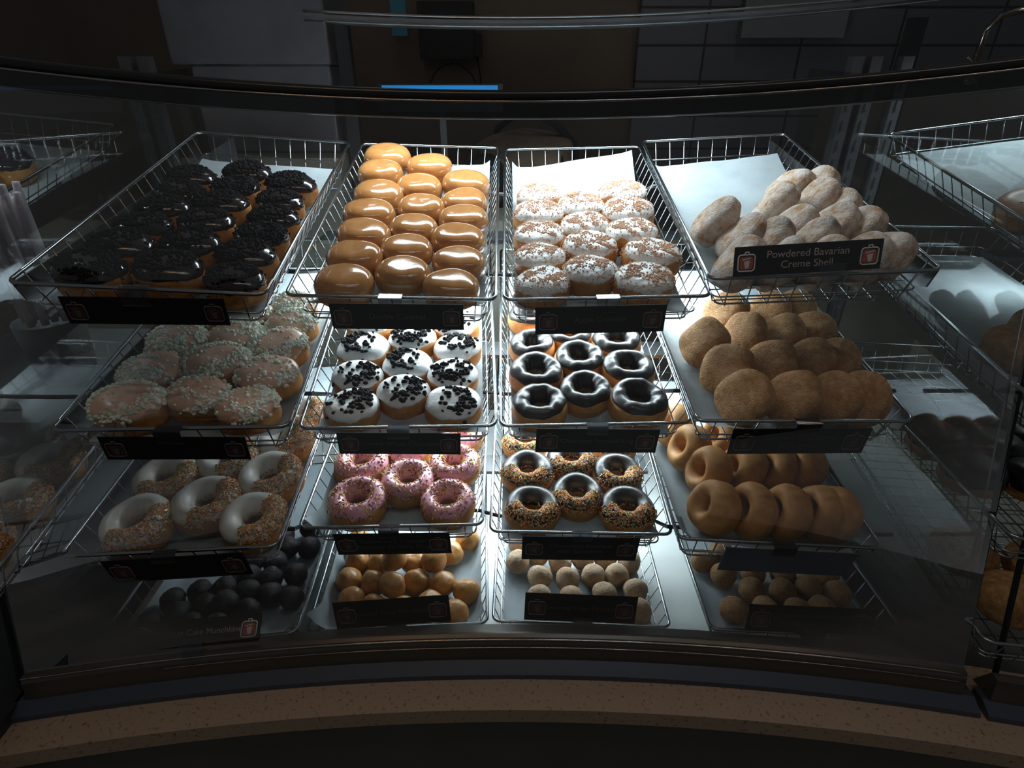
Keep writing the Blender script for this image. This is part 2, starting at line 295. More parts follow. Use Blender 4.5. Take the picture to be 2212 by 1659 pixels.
def basket_meshes():
    hw = BW/2; R = MB(); R.tube(rrect(hw, 0, BD, .014, 0), .0031, 8, True)
    Fm = MB(); Fm.tube(rrect(hw-TP*.72, TP*.72, BD-TP*.72, .012, -BH*.70), .0015, 6, True)
    Fm.tube(rrect(hw-TP-.004, TP+.004, BD-TP-.004, .012, -BH-.0015), .0018, 6, True)
    Cw = MB(); n = 19
    for i in range(n):
        v = .034+(BD-.068)*i/(n-1)
        Cw.tube([(-hw, v, .001), (-hw+TP, v, -BH), (hw-TP, v, -BH), (hw, v, .001)], .00125, 5)
    Lw = MB()
    for i in range(9):
        u = -.136+.272*i/8
        Lw.tube([(u, 0, .001), (u*.97, TP, -BH-.0015), (u*.97, BD-TP, -BH-.0015), (u, BD, .001)], .00125, 5)
    return [('rim', R.mesh('rim', M_['chrome'])), ('base_frame', Fm.mesh('base_frame', M_['chrome'])),
            ('cross_wires', Cw.mesh('cross_wires', M_['chrome'])), ('long_wires', Lw.mesh('long_wires', M_['chrome']))]
BM = basket_meshes()
WHAT = {'11': 'chocolate crumb donuts', '12': 'shiny caramel donuts', '13': 'apple crumble donuts', '14': 'powdered shells',
        '21': 'nubbed peach donuts', '22': 'white donuts with black crumbs', '23': 'chocolate frosted rings', '24': 'sugared shells',
        '31': 'vanilla rings half dipped in sprinkles', '32': 'pink sprinkled rings', '33': 'chocolate rings with sprinkles', '34': 'plain golden rings',
        '41': 'dark chocolate donut holes', '42': 'glazed golden donut holes', '43': 'powdered donut holes', '44': 'cinnamon donut holes',
        '10': 'black topped donuts', '30': 'white glazed rings', '15': 'one brown iced donut', '25': 'big brown bagels', '35': 'dark drizzled donuts', '45': 'brown buns'}
for k in BASKETS:
    e = empty('wire_basket', BF[k], f"chrome wire basket of {WHAT[k]}, {TR[k[0]]}, {TC[k[1]]}", 'basket', 'wire baskets in the case')
    for nm, me in BM: ob(nm, me, e)
# ---------------------------------------------------------------- parchment liners
# back rise left/right, front rise left/right, side rise left/right, back end
LINER = {'11': (.012, .012, .0, .0, .0, .0, .62), '12': (.0, .022, .028, .03, 0, .01, .655), '13': (.012, .052, .02, .01, .02, 0, .655), '14': (.004, .02, .03, .03, .01, .0, .64),
         '21': (0, 0, .01, .02, 0, .012, .64), '22': (0, 0, .02, .02, .01, .0, .64), '23': (0, 0, .01, .0, .012, .0, .64), '24': (0, 0, .03, .0, .02, 0, .64),
         '31': (0, 0, .0, .0, .0, .01, .64), '32': (0, 0, .03, .01, .03, 0, .64), '33': (0, 0, .01, .02, .01, .01, .64), '34': (0, 0, .04, .0, .045, .01, .64),
         '41': (0, 0, .02, .035, .02, .045, .64), '42': (0, 0, .04, .03, .045, .035, .64), '43': (0, 0, .01, .02, .01, 0, .64), '44': (0, 0, .01, .005, .0, .01, .64),
         '30': (0, 0, 0, 0, 0, 0, .64), '10': (.0, .0, 0, 0, 0, 0, .64), '15': (.012, .012, 0, 0, 0, 0, .655), '25': (0, 0, 0, 0, 0, 0, .64),}
def liner(k):
    bl, br, fl, fr, sl, sr, end = LINER[k]; P = []; nu, nv = 34, 60; hw = BW/2-TP
    sd = hash(k) % 97 if False else int(k)*3.7
    for j in range(nv+1):
        row = []
        for i in range(nu+1):
            a = -1+2*i/nu; b = j/nv
            v = TP+.003+(end-TP-.003)*b; u = a*(hw-.003)
            z = -BH+.0022
            side = sl if a < 0 else sr
            q = max(0, (abs(a)-.86)/.14); z += side*q*q; u += math.copysign(side*.30*q, a)*(1 if side > 0 else 0)
            t = (a+1)/2; bb = bl*(1-t)+br*t; q2 = max(0, (b-.80)/.20); z += bb*q2**1.5
            ff = fl*(1-t)+fr*t; q3 = max(0, (.08-b)/.08); z += ff*q3**1.3; v -= ff*.25*q3; u *= 1+.05*q3*(ff > .01)
            w = (noise.noise(Vector((u*14+sd, v*9, sd)))*.5+.5)*.004*(q+q2+q3+.12)
            row.append((u, v, z+w))
        P.append(row)
    m = MB(); m.grid(P); me = m.mesh('parchment', M_['paper'])
    return ob('parchment_liner', me, mw=BF[k], label=f"white parchment sheet lining the basket of {WHAT[k]}, {TR[k[0]]}", cat='paper', group='parchment liners')
for k in LINER: liner(k)
# ---------------------------------------------------------------- donut meshes
def sp(x, p): return math.copysign(abs(x)**p, x)
SQ, HZ = .52, .0275
def shell_pt(th, ph, R, hz, seed, amp, off=0.0, sq=None):
    sq = sq or SQ
    r = R*sp(math.cos(ph), sq); z = hz*sp(math.sin(ph), .80)
    p = Vector((r*math.cos(th), r*math.sin(th), z))
    n = Vector((math.cos(th)*math.cos(ph)/R, math.sin(th)*math.cos(ph)/R, math.sin(ph)/hz)).normalized()
    d = amp*noise.noise(p*22+Vector((seed, 0, 0)))
    return p+n*(d+off)
def ring_pt(th, ph, R, r, seed, amp, off=0.0, zs=1.42):
    c = Vector((math.cos(th), math.sin(th), 0)); n = Vector((c.x*math.cos(ph), c.y*math.cos(ph), math.sin(ph)))
    rr = r*(1-.12*max(0, math.cos(ph-math.pi)))
    p = c*R+Vector((n.x*rr, n.y*rr, n.z*rr*zs))
    d = amp*noise.noise(p*24+Vector((seed, 0, 0)))
    return p+n*(d+off)
def closed_grid(nt, rows):          # rows: list of closed rings
    m = MB(); vs = [p for r in rows for p in r]; fs = [(i*nt+k, i*nt+(k+1) % nt, (i+1)*nt+(k+1) % nt, (i+1)*nt+k) for i in range(len(rows)-1) for k in range(nt)]
    m.add(vs, fs); return m
def shell_dough(seed, R=.050, hz=HZ, amp=.004, m='dough'):
    nt, npn = 44, 22; rows = []
    for j in range(npn+1):
        ph = -math.pi/2+math.pi*j/npn
        if j in (0, npn): ph *= .9995
        band = -.0012*math.exp(-(ph/.16)**2)
        rows.append([shell_pt(2*math.pi*i/nt, ph, R, hz, seed, amp, band) for i in range(nt)])
    g = closed_grid(nt, rows); g.f += [tuple(range(nt-1, -1, -1)), tuple(npn*nt+i for i in range(nt))]
    return g.mesh('dough', M_[m])
def shell_icing(seed, m, lo=.10, wob=.22, thick=.0017, R=.050, hz=HZ, amp=.004, rough=0):
    nt, npn = 64, 16; rows = []
    for j in range(npn+1):
        f = j/npn; row = []
        for i in range(nt):
            th = 2*math.pi*i/nt
            e = lo+wob*noise.noise(Vector((math.cos(th)*1.6+seed, math.sin(th)*1.6, seed)))+wob*.4*noise.noise(Vector((math.cos(th)*5, math.sin(th)*5+seed, 1)))
            ph = e+(math.pi/2*.9995-e)*f
            off = thick*min(1, (f*5))**.5 if f > 0 else -.0012
            p = shell_pt(th, ph, R, hz, seed, amp, off)
            if rough: p += Vector((0, 0, rough*noise.noise(p*110)*min(1, f*4)))
            row.append(p)
        rows.append(row)
    g = closed_grid(nt, rows); g.f.append(tuple(npn*nt+i for i in range(nt)))
    return g.mesh('icing', M_[m])
def ring_dough(seed, R=.0328, r=.0184, amp=.0028, m='dough_ring'):
    nt, npn = 48, 22
    rows = [[ring_pt(2*math.pi*i/nt, 2*math.pi*j/npn, R, r, seed, amp) for i in range(nt)] for j in range(npn)]
    rows.append(rows[0]); return closed_grid(nt, rows).mesh('dough', M_[m])
def ring_icing(seed, m, lo=.22, wob=.22, thick=.0016, R=.0328, r=.0184, amp=.0028, crease=0):
    nt, npn = 64, 20; rows = []
    for j in range(npn+1):
        f = j/npn; row = []
        for i in range(nt):
            th = 2*math.pi*i/nt
            e = lo+wob*noise.noise(Vector((math.cos(th)*1.8+seed, math.sin(th)*1.8, seed)))
            e2 = math.pi+.15-.2*noise.noise(Vector((math.cos(th)*2+seed, math.sin(th)*2, 9)))
            ph = e+(e2-e)*f; fe = min(f, 1-f)
            off = thick*min(1, fe*6)**.5 if fe > 0 else -.0012
            if crease and fe > 0:
                q = noise.noise(Vector((math.cos(th)*2.2+seed, math.sin(th)*2.2, ph*.8))); off += crease*max(-1, min(1, q*3))*min(1, fe*5)
            row.append(ring_pt(th, ph, R, r, seed, amp, off))
        rows.append(row)
    return closed_grid(nt, rows).mesh('icing', M_[m])
ICO = None
def nugget(m, c, n, s, rnd):
    t = n.orthogonal().normalized(); b = n.cross(t); a = rnd.random()*6.28
    t, b = t*math.cos(a)+b*math.sin(a), b*math.cos(a)-t*math.sin(a)
    sx, sy, sz = s*rnd.uniform(.7, 1.3), s*rnd.uniform(.7, 1.2), s*rnd.uniform(.6, 1.1)
    base = [(-1, -1, -1), (1, -1, -1), (1, 1, -1), (-1, 1, -1), (-.8, -.8, .9), (.8, -.7, 1), (.7, .8, .8), (-.8, .8, 1), (0, 0, 1.5), (1.45, 0, 0), (-1.45, 0, 0), (0, 1.45, 0), (0, -1.45, 0)]
    vs = [c+t*(x*sx*rnd.uniform(.8, 1.2))*.5+b*(y*sy)*.5+n*(z*sz)*.5 for x, y, z in base]
    m.add(vs, [(0, 3, 2, 1), (4, 5, 8), (5, 6, 8), (6, 7, 8), (7, 4, 8), (1, 2, 9), (2, 6, 9), (6, 5, 9), (5, 1, 9), (0, 4, 10), (4, 7, 10), (7, 3, 10), (3, 0, 10),
               (3, 7, 11), (7, 6, 11), (6, 2, 11), (2, 3, 11), (0, 1, 12), (1, 5, 12), (5, 4, 12), (4, 0, 12)])
def stick(m, c, n, L, r, rnd, lift=0):
    t = n.orthogonal().normalized(); b = n.cross(t); a = rnd.random()*6.28; d = (t*math.cos(a)+b*math.sin(a)+n*rnd.uniform(-.1, .5+lift)).normalized()
    m.tube([c-d*L/2+n*r, c-d*L*.4+n*r, c+d*L*.4+n*r, c+d*L/2+n*r], [r*.5, r, r, r*.5], 5)
def topping(kind, seed, fn, count, size, mask, m, name, smooth=False):
    rnd = random.Random(seed*7+3); g = MB(); k = 0; tries = 0
    while k < count and tries < count*40:
        tries += 1
        th, ph = fn(rnd)
        if rnd.random() > mask(th, ph, rnd): continue
        p, n = kind[1](th, ph), None
        q = kind[1](th, ph+.02); s = kind[1](th+.02, ph); n = (s-p).cross(q-p).normalized()
        if n.dot(kind[2](th, ph)) < 0: n = -n
        if kind[0] == 'n': nugget(g, p+n*size*.2, n, size*rnd.uniform(.6, 1.25), rnd)
        else: stick(g, p, n, size*rnd.uniform(.7, 1.15), size*.15, rnd)
        k += 1
    return g.mesh(name, M_[m], smooth)
def sh_kind(t, seed, thick=.0017):
    return (t, lambda th, ph: shell_pt(th, ph, .050, HZ, seed, .004, thick), lambda th, ph: Vector((math.cos(th)*math.cos(ph), math.sin(th)*math.cos(ph), math.sin(ph)+.2)))
def rg_kind(t, seed, thick=.0016):
    return (t, lambda th, ph: ring_pt(th, ph, .0328, .0184, seed, .0028, thick), lambda th, ph: Vector((math.cos(th)*math.cos(ph), math.sin(th)*math.cos(ph), math.sin(ph))))
TYPES = {}
def reg(t, n, f): TYPES[t] = [f(i) for i in range(n)]
def t11(i):
    s = 3.1+i*5.7; L = [('dough', shell_dough(s)), ('icing', shell_icing(s, 'choc_gloss', .25, .15))]
    ox, oy = (-.012, -.004) if i % 2 else (-.006, .006)
    L.append(('cookie_crumbs', topping(sh_kind('n', s), i+1, lambda r: (r.random()*6.283, math.acos(math.sqrt(r.random()))*1.0), 380, .0039,
        lambda th, ph, r: 1.0 if Vector((.05*math.cos(ph)*math.cos(th)-ox, .05*math.cos(ph)*math.sin(th)-oy)).length < .027+.009*r.random() else .05, 'choccrumb', 'cookie_crumbs')))
    return L
reg('11', 4, t11)
reg('12', 4, lambda i: [('dough', shell_dough(40+i*5.3, hz=HZ, amp=.003)), ('icing', shell_icing(40+i*5.3, 'caramel', -.25, .18, hz=HZ, amp=.003))])
def t13(i):
    s = 60+i*4.1
    return [('dough', shell_dough(s)), ('icing', shell_icing(s, 'white', .32, .35, rough=.0012)),
            ('crumble', topping(sh_kind('n', s), i+11, lambda r: (r.random()*6.283, math.acos(math.sqrt(r.random()))), 760, .0020,
             lambda th, ph, r: (lambda x, y: max(.03, min(1.0, 1.7-2.6*math.hypot(x/1.2, (y-.06)/.85)-1.5*noise.noise(Vector((x*3.2+s, y*3.2, 0))))))(math.cos(ph)**.52*math.cos(th), math.cos(ph)**.52*math.sin(th)), 'applecrumb', 'crumble'))]
reg('13', 5, t13)
def t21(i):
    s = 80+i*4.7
    return [('dough', shell_dough(s)), ('icing', shell_icing(s, 'peach', .28, .25)),
            ('sugar_nubs', topping(sh_kind('n', s), i+21, lambda r: (r.random()*6.283, math.acos(math.sqrt(r.random()*.97))), 330 if i else 200, .0043,
             lambda th, ph, r: max(.08, min(1, .6+2.0*noise.noise(Vector((math.cos(th)*math.cos(ph)*1.3+s, math.sin(th)*math.cos(ph)*1.3, 0))))), 'nubs', 'sugar_nubs'))]
reg('21', 5, t21)
def t22(i):
    s = 100+i*3.9; c = Vector(((-.006, .006, 0, .008, -.004)[i], (.006, .002, .008, -.002, .0)[i]))
    return [('dough', shell_dough(s)), ('icing', shell_icing(s, 'white', .36, .25)),
            ('cookie_crumbs', topping(sh_kind('n', s), i+31, lambda r: (r.random()*6.283, math.acos(math.sqrt(r.random()))), 80+16*(i % 3), .0060,
             lambda th, ph, r: (1.0 if (Vector((.05*math.cos(ph)*math.cos(th), .05*math.cos(ph)*math.sin(th)))-c).length < .017+.007*noise.noise(Vector((math.cos(th)*2, math.sin(th)*2, s))) else
                                (.10 if (Vector((.05*math.cos(ph)*math.cos(th), .05*math.cos(ph)*math.sin(th)))-c).length < .032 else .008)), 'choccrumb', 'cookie_crumbs'))]
reg('22', 5, t22)
reg('23', 4, lambda i: [('dough', ring_dough(120+i*3.3)), ('icing', ring_icing(120+i*3.3, 'choc', .50, .28, crease=.0012))])
def tring(i, s, ic, count, mat_, size, dirv, full=False, sd=0):
    def mk(th, ph, r):
        if ph > 2.75: return .15
        if full: return max(.25, min(1, .75+1.2*noise.noise(Vector((math.cos(th)*2+s, math.sin(th)*2, ph)))))
        p = Vector((math.cos(th), math.sin(th))).dot(dirv)
        return 1.0 if p > .18+.12*noise.noise(Vector((th*2, ph*2, s))) else 0
    return [('dough', ring_dough(s)), ('icing', ring_icing(s, ic, .42, .25)),
            ('sprinkles', topping(rg_kind('s', s), i+sd, lambda r: (r.random()*6.283, r.uniform(.32, 2.9)), count, size, mk, mat_, 'sprinkles'))]
reg('31', 4, lambda i: tring(i, 140+i*3.1, 'vanilla', 1150, 'sprinkle', .0052, Vector((.80, -.60)).normalized(), sd=41))
reg('32', 4, lambda i: tring(i, 160+i*3.1, 'pink', 420, 'sprinkle_pink', .0050, None, True, sd=51))
reg('33', 4, lambda i: tring(i, 180+i*3.1, 'choc', 1050, 'sprinkle', .0048, Vector((.18, -1)).normalized(), sd=61))
reg('14', 4, lambda i: shell_dough(200+i*3.1, hz=.0235, amp=.007, m='powder'))
reg('24', 4, lambda i: shell_dough(220+i*3.1, hz=.0215, amp=.006, m='sugar'))
reg('34', 4, lambda i: ring_dough(240+i*3.1, R=.0300, r=.0205, amp=.005))
# ---------------------------------------------------------------- flat donuts in three staggered files
def ordn(i, n):
    if i == 0: return 'frontmost'
    if i == n-1: return 'rearmost'
    return ['', 'second from front', 'third from front', 'fourth from front', 'fifth from front', 'sixth from front'][i]
DESC = {'11': ('chocolate_crumb_donut', 'donut with chocolate icing and black cookie crumbs'), '12': ('caramel_donut', 'shiny caramel iced donut'),
        '13': ('apple_crumble_donut', 'white iced donut with tan crumble'), '21': ('nubbed_donut', 'peach iced donut with sugar nubs'),
        '22': ('cookie_crumb_donut', 'white iced donut with black crumbs'), '23': ('chocolate_ring_donut', 'chocolate frosted ring donut'),
        '31': ('vanilla_ring_donut', 'vanilla ring donut half covered in sprinkles'), '32': ('pink_ring_donut', 'pink frosted ring donut with fine sprinkles'),
        '33': ('sprinkled_chocolate_ring', 'chocolate ring donut with sprinkled front half')}
FILE = {'L': 'left file', 'M': 'middle file', 'R': 'right file'}
rnd = random.Random(5)
for k, L in FLAT.items():
    nm, desc = DESC[k]; ring = k in ('23', '31', '32', '33')
    P = [[u, v] for _, u, v, _ in L]; D = [d for *_, d in L]
    lim = BW/2-TP
    sxs = [min(d, .114 if ring else .110)/.1 for d in D]; 
    # gap along the file decides how squeezed a donut is front to back
    sy = {'11': .84, '12': .90, '13': .92, '21': .88, '22': .88, '23': .98, '31': 1.02, '32': 1.04, '33': 1.0}[k]
    for it in range(60):
        for i in range(len(P)):
            for j in range(i):
                dx, dy = P[i][0]-P[j][0], (P[i][1]-P[j][1])
                a = .0955*(sxs[i]+sxs[j])/2; b = .0955*sy*(sxs[i]+sxs[j])/2
                q = math.hypot(dx/a, dy/b)
                if q < .99:
                    f = (.99-q)*.5*.35/max(q, .1); P[i][0] += dx*f; P[i][1] += dy*f; P[j][0] -= dx*f; P[j][1] -= dy*f
        for i, p in enumerate(P):
            p[0] = max(-lim+.047*sxs[i], min(lim-.047*sxs[i]+.006, p[0])); p[1] = max(.026+.047*sy*sxs[i], p[1])
    files = {c: sorted([i for i in range(len(L)) if L[i][0] == c], key=lambda i: P[i][1]) for c in 'LMR'}
    for i, (c, u, v, d) in enumerate(L):
        T = TYPES[k]; s = sxs[i]; parts = T[(i*3+int(k)) % len(T)]
        hz = (.0245 if ring else .0270)
        tx, ty = rnd.uniform(-.05, .05), rnd.uniform(-.05, .05)
        spin = rnd.choice((0, math.pi)) if not k in ('31', '33') else rnd.uniform(-.35, .35)
        if k == '31': spin = {'R': .25, 'M': .2, 'L': -.3}[c]+rnd.uniform(-.25, .25)
        if ring: spin += rnd.uniform(-.4, .4) if k in ('23', '32') else 0
        lift = .0024+hz*s+.0035
        if k in ('12',) and v > .5: lift += .012
        if k == '31': tx += .10
        Mx = BF[k] @ Matrix.Translation((P[i][0], P[i][1], -BH+lift)) @ Matrix.Rotation(tx, 4, 'X') @ Matrix.Rotation(ty, 4, 'Y') @ Matrix.Diagonal((s, s*sy, s, 1)) @ Matrix.Rotation(spin if abs(math.sin(spin)) < 1e-6 or sy > .95 else (0 if math.cos(spin) > 0 else math.pi), 4, 'Z')
        if abs(math.sin(spin)) > 1e-6 and sy > .95:
            Mx = BF[k] @ Matrix.Translation((P[i][0], P[i][1], -BH+lift)) @ Matrix.Rotation(tx, 4, 'X') @ Matrix.Rotation(ty, 4, 'Y') @ Matrix.Rotation(spin, 4, 'Z') @ Matrix.Diagonal((s, s, s, 1))
        r = files[c].index(i)
        e = empty(nm, Mx, f"{desc}, {FILE[c]}, {ordn(r, len(files[c]))}", 'donut', f"{WHAT[k]} in a wire basket")
        for pn, me in parts: ob(pn, me, e)
# ---------------------------------------------------------------- donuts standing on edge and leaning on each other
LD = {'14': ('powdered_shell_donut', 'powdered sugar donut leaning on edge'), '24': ('sugared_shell_donut', 'sugared brown donut leaning on edge'), '34': ('plain_ring_donut', 'plain golden ring donut standing on edge')}
ROWS = {'14': None, '24': [3, 4, 4, 4], '34': [5, 5, 5]}
def lean(k, pts):
    nm, desc = LD[k]; nrm = {'14': Vector((-.70, .12, .62)), '24': Vector((-.70, -.22, .62)), '34': Vector((-.92, -.10, .36))}[k].normalized()
    rows = {}
    srt = sorted(range(len(pts)), key=lambda i: -pts[i][1])
    order = []
    if ROWS[k]:
        at = 0
        for q, n in enumerate(ROWS[k]):
            g = sorted(range(at, at+n), key=lambda i: pts[i][0]); at += n
            rn = ['rear row', 'third row', 'second row', 'front row'][-len(ROWS[k]):][q] if len(ROWS[k]) == 4 else ['rear row', 'middle row', 'front row'][q]
            for c, i in enumerate(g): rows[i] = f"{rn}, {['leftmost', 'second from left', 'third from left', 'fourth from left', 'fifth from left'][c]}"
    else:
        W14 = ['alone at far left beside bare paper', 'long one leaning beside the leftmost donut', 'white one at the pile left shoulder', 'topmost in the picture at pile peak', 'just below the pile peak', 'rear right corner of the pile',
               'right side of pile below rear corner', 'centre left above black card', 'centre above black card', 'right above the card emblem', 'front right corner past the card', 'peeking over card left half', 'peeking over card middle',
               'front left corner under the card', 'hidden behind card left third', 'hidden behind card middle', 'hidden behind card right third']
        for i in range(len(pts)): rows[i] = W14[i]
    for i, (u, v) in enumerate(pts):
        r = random.Random(i*13+int(k))
        n = (nrm+Vector((r.uniform(-.1, .1), r.uniform(-.1, .1), r.uniform(-.08, .08)))).normalized()
        if k == '14': s = 1.0; n = (n+Vector((0, 0, .15 if u > .05 else 0))).normalized()
        elif k == '24': s = 1.0
        else: s = 1.03
        R, t = .0505*s, .0215*s
        h = R*math.sqrt(1-n.z**2)*.96+t*abs(n.z)*.55+.004
        q = Vector((0, 0, 1)).rotation_difference(n).to_matrix().to_4x4()
        uu = max(-.108, min(.118, u)) if k != '34' else max(-.11, min(.125, u))
        Mx = BF[k] @ Matrix.Translation((uu, max(.058, v), -BH+h)) @ q @ Matrix.Rotation(r.uniform(0, 6.28), 4, 'Z') @ Matrix.Scale(s*.97, 4)
        ob(nm, TYPES[k][(i*3) % 4], mw=Mx, label=f"{desc}, {rows[i]}", cat='donut', group=f"{WHAT[k]} in a wire basket")
for k, p in LEAN.items(): lean(k, p)
# ---------------------------------------------------------------- donut holes
def ball(seed, m):
    bm = bmesh.new(); bmesh.ops.create_icosphere(bm, subdivisions=4, radius=.0215)
    for v in bm.verts:
        d = v.co.normalized(); v.co += d*((.0040 if m == 'munch_glazed' else .0026)*noise.noise(v.co*45+Vector((seed, 0, 0)))+.0007*noise.noise(v.co*170+Vector((seed, 3, 0))))
    me = bpy.data.meshes.new('ball'); bm.to_mesh(me); bm.free(); me.materials.append(M_[m])
    me.polygons.foreach_set('use_smooth', [True]*len(me.polygons)); return me
BN = {'41': ('chocolate_donut_hole', 'dark chocolate', 'munch_dark'), '42': ('glazed_donut_hole', 'golden glazed', 'munch_glazed'), '43': ('powdered_donut_hole', 'powdered', 'munch_powder'), '44': ('cinnamon_donut_hole', 'cinnamon dusted', 'munch_cinnamon')}
def where(P, i):
    # neighbours-based place words: row counted from the front, place counted from the left
    order = sorted(range(len(P)), key=lambda j: P[j][1]); nr = 5; per = math.ceil(len(P)/nr)
    row = order.index(i)//per; mem = sorted(order[row*per:(row+1)*per], key=lambda j: P[j][0])
    return ['front row', 'second row', 'middle row', 'fourth row', 'rearmost row'][row], ['leftmost', 'second from left', 'third from left', 'fourth from left', 'fifth from left'][mem.index(i)]
for k, L in BALLS.items():
    nm, desc, m = BN[k]; T = [ball(int(k)*3+i*7, m) for i in range(4)]
    P = [Vector((u, v, max(h, .0235)+.002)) for u, v, h in L]; s = {'41': 1.08, '42': 1.26, '43': 1.20, '44': 1.16}[k]; dd = .0435*s
    for it in range(120):
        for i in range(len(P)):
            for j in range(i):
                d = P[i]-P[j]; l = d.length
                if l < dd: d = d/max(l, 1e-5)*(dd-l)*.3; P[i] += d; P[j] -= d
        for p in P:
            p.z = max(.0215*s+.0035, p.z-.0004); p.x = max(-.122, min(.124, p.x)); p.y = max(.05, p.y)
    for i, p in enumerate(P):
        a, b = where(P, i); r = random.Random(i)
        ob(nm, T[i % 4], mw=BF[k] @ Matrix.Translation((p.x, p.y, -BH+p.z)) @ Matrix.Rotation(r.random()*6, 4, 'X') @ Matrix.Rotation(r.random()*6, 4, 'Z') @ Matrix.Scale(s, 4),
           label=f"{desc} donut hole, {a} of its basket, {b}", cat='donut hole', group=f"{desc} donut holes in the bottom tier")
# ---------------------------------------------------------------- name cards clipped to the basket fronts
TXT = {'12': ['Double Caramel'], '13': ['Apple Crumble'], '14': ['Powdered Bavarian', 'Creme Shell'], '22': ['Frosted White Chocolate'], '23': ['Chocolate Frosted Ring'],
       '24': ['Sugared Raspberry', 'Jelly Shell'], '32': ['Strawberry Frosted', 'Rainbow Sprinkle Ring'], '33': ['Chocolate Frosted', 'with Sprinkles'],
       '41': ['Chocolate Cake Munchkins'], '42': ['Glazed Yeast Munchkin'], '43': ['Powdered Yeast Munchkin'], '44': ['Cinnamon Powdered', 'Yeast Munchkin']}
def emblem(parent, u, v, s, y, lit=False):
    ln, rd = ('logo_lit', 'red_lit') if lit else ('logo_line', 'logo_red')
    # rounded outline square with a small handle, red field, cup silhouette
    b = MB(); pts = rrect(s/2, -s/2, s/2, s*.18, 0, 4); b.tube([(x+u, y, z+v) for x, z, _ in pts], s*.045, 5, True)
    b.tube([(u-s*.14, y, v+s*.5), (u-s*.10, y, v+s*.66), (u+s*.10, y, v+s*.66), (u+s*.14, y, v+s*.5)], s*.04, 5)
    o = b.build('emblem_outline', M_[ln], parent)
    f = MB(); f.add([(x*.8+u, y+.0002, z*.8+v) for x, z, _ in pts], [tuple(range(len(pts)))]); f.build('emblem_field', M_[rd], o)
    c = MB()
    c.add([(u-s*.16, y-.0003, v+s*.10), (u+s*.20, y-.0003, v+s*.16), (u+s*.14, y-.0003, v-s*.32), (u-s*.06, y-.0003, v-s*.34)], [(0, 1, 2, 3)])
    c.add([(u-s*.26, y-.0003, v+s*.16), (u+s*.24, y-.0003, v+s*.26), (u+s*.22, y-.0003, v+s*.33), (u-s*.24, y-.0003, v+s*.24)], [(0, 1, 2, 3)])
    c.build('cup_mark', M_[ln], o)
for k, (cu, cv, w, h, rot, tilt) in CARDS.items():
    (x, y, z), yaw, s_, ro = BASKETS[k]
    ex = Vector((BF[k][0][0], BF[k][1][0], 0)).normalized(); up0 = Vector((0, 0, 1)); bkh = up0.cross(ex)
    up = up0*math.cos(tilt)+bkh*math.sin(tilt); n = up.cross(ex)
    o = Vector((x, y, z+H))-bkh*.010+up0*(.004 if tilt > 0 else -.006)
    o -= bkh*.004
    c = o+ex*cu+up*cv
    R = Matrix(((ex.x, n.x, up.x, 0), (ex.y, n.y, up.y, 0), (ex.z, n.z, up.z, 0), (0, 0, 0, 1)))
    R = Matrix.Translation(c) @ R @ Matrix.Rotation(-rot, 4, 'Y')
    lit = k in ('14', '41')  # cards given the lit copies of print and emblem
    e = empty('name_card', R, f"{'blank grey card back' if k == '34' else 'black name card'} clipped to the basket of {WHAT[k]}", 'sign', 'name cards on the basket rims')
    hh = h if k != '41' else .045
    b = MB(); b.box((0, 0, 0), (w, .0012, hh)); b.build('card', M_['card_back' if k == '34' else 'card'], e)
    es = min(.030, hh*.55)
    if k != '34':
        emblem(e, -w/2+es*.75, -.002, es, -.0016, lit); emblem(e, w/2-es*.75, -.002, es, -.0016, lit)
    for i, t in enumerate(TXT.get(k, [])):
        cu_ = bpy.data.curves.new('lettering', 'FONT'); cu_.body = t; cu_.size = .0150 if len(TXT[k]) > 1 else .0135; cu_.align_x = 'CENTER'; cu_.align_y = 'CENTER'
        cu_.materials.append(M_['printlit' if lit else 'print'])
        tmp = bpy.data.objects.new('tmp', cu_); q = bpy.data.objects.new('lettering', bpy.data.meshes.new_from_object(tmp)); bpy.data.objects.remove(tmp); bpy.data.curves.remove(cu_)
        C.objects.link(q); q.parent = e
        q.matrix_local = Matrix.Translation((0, -.0009, (.008-.0155*i) if len(TXT[k]) > 1 else 0)) @ Matrix.Rotation(math.pi/2, 4, 'X')
    # the clear clip folded over the rim wire
    q = MB(); zr = -cv + (-.004 if tilt > 0 else .006)
    ztop = zr+.006; zb = -hh/2-.001 if tilt > 0 else hh/2-.012
    lo, hi = min(ztop-.016, zb+.01), max(ztop, zb)
    if tilt > 0: lo, hi = zr-.010, -hh/2+.012
    else: lo, hi = hh/2-.012, zr+.006
    if hi < lo: lo, hi = hi, lo
    q.box((-cu, -.0022, (lo+hi)/2), (.037, .0014, hi-lo)); q.box((-cu, .005, zr+.0052), (.037, .014, .0014)); q.build('clip', M_['clip'], e)
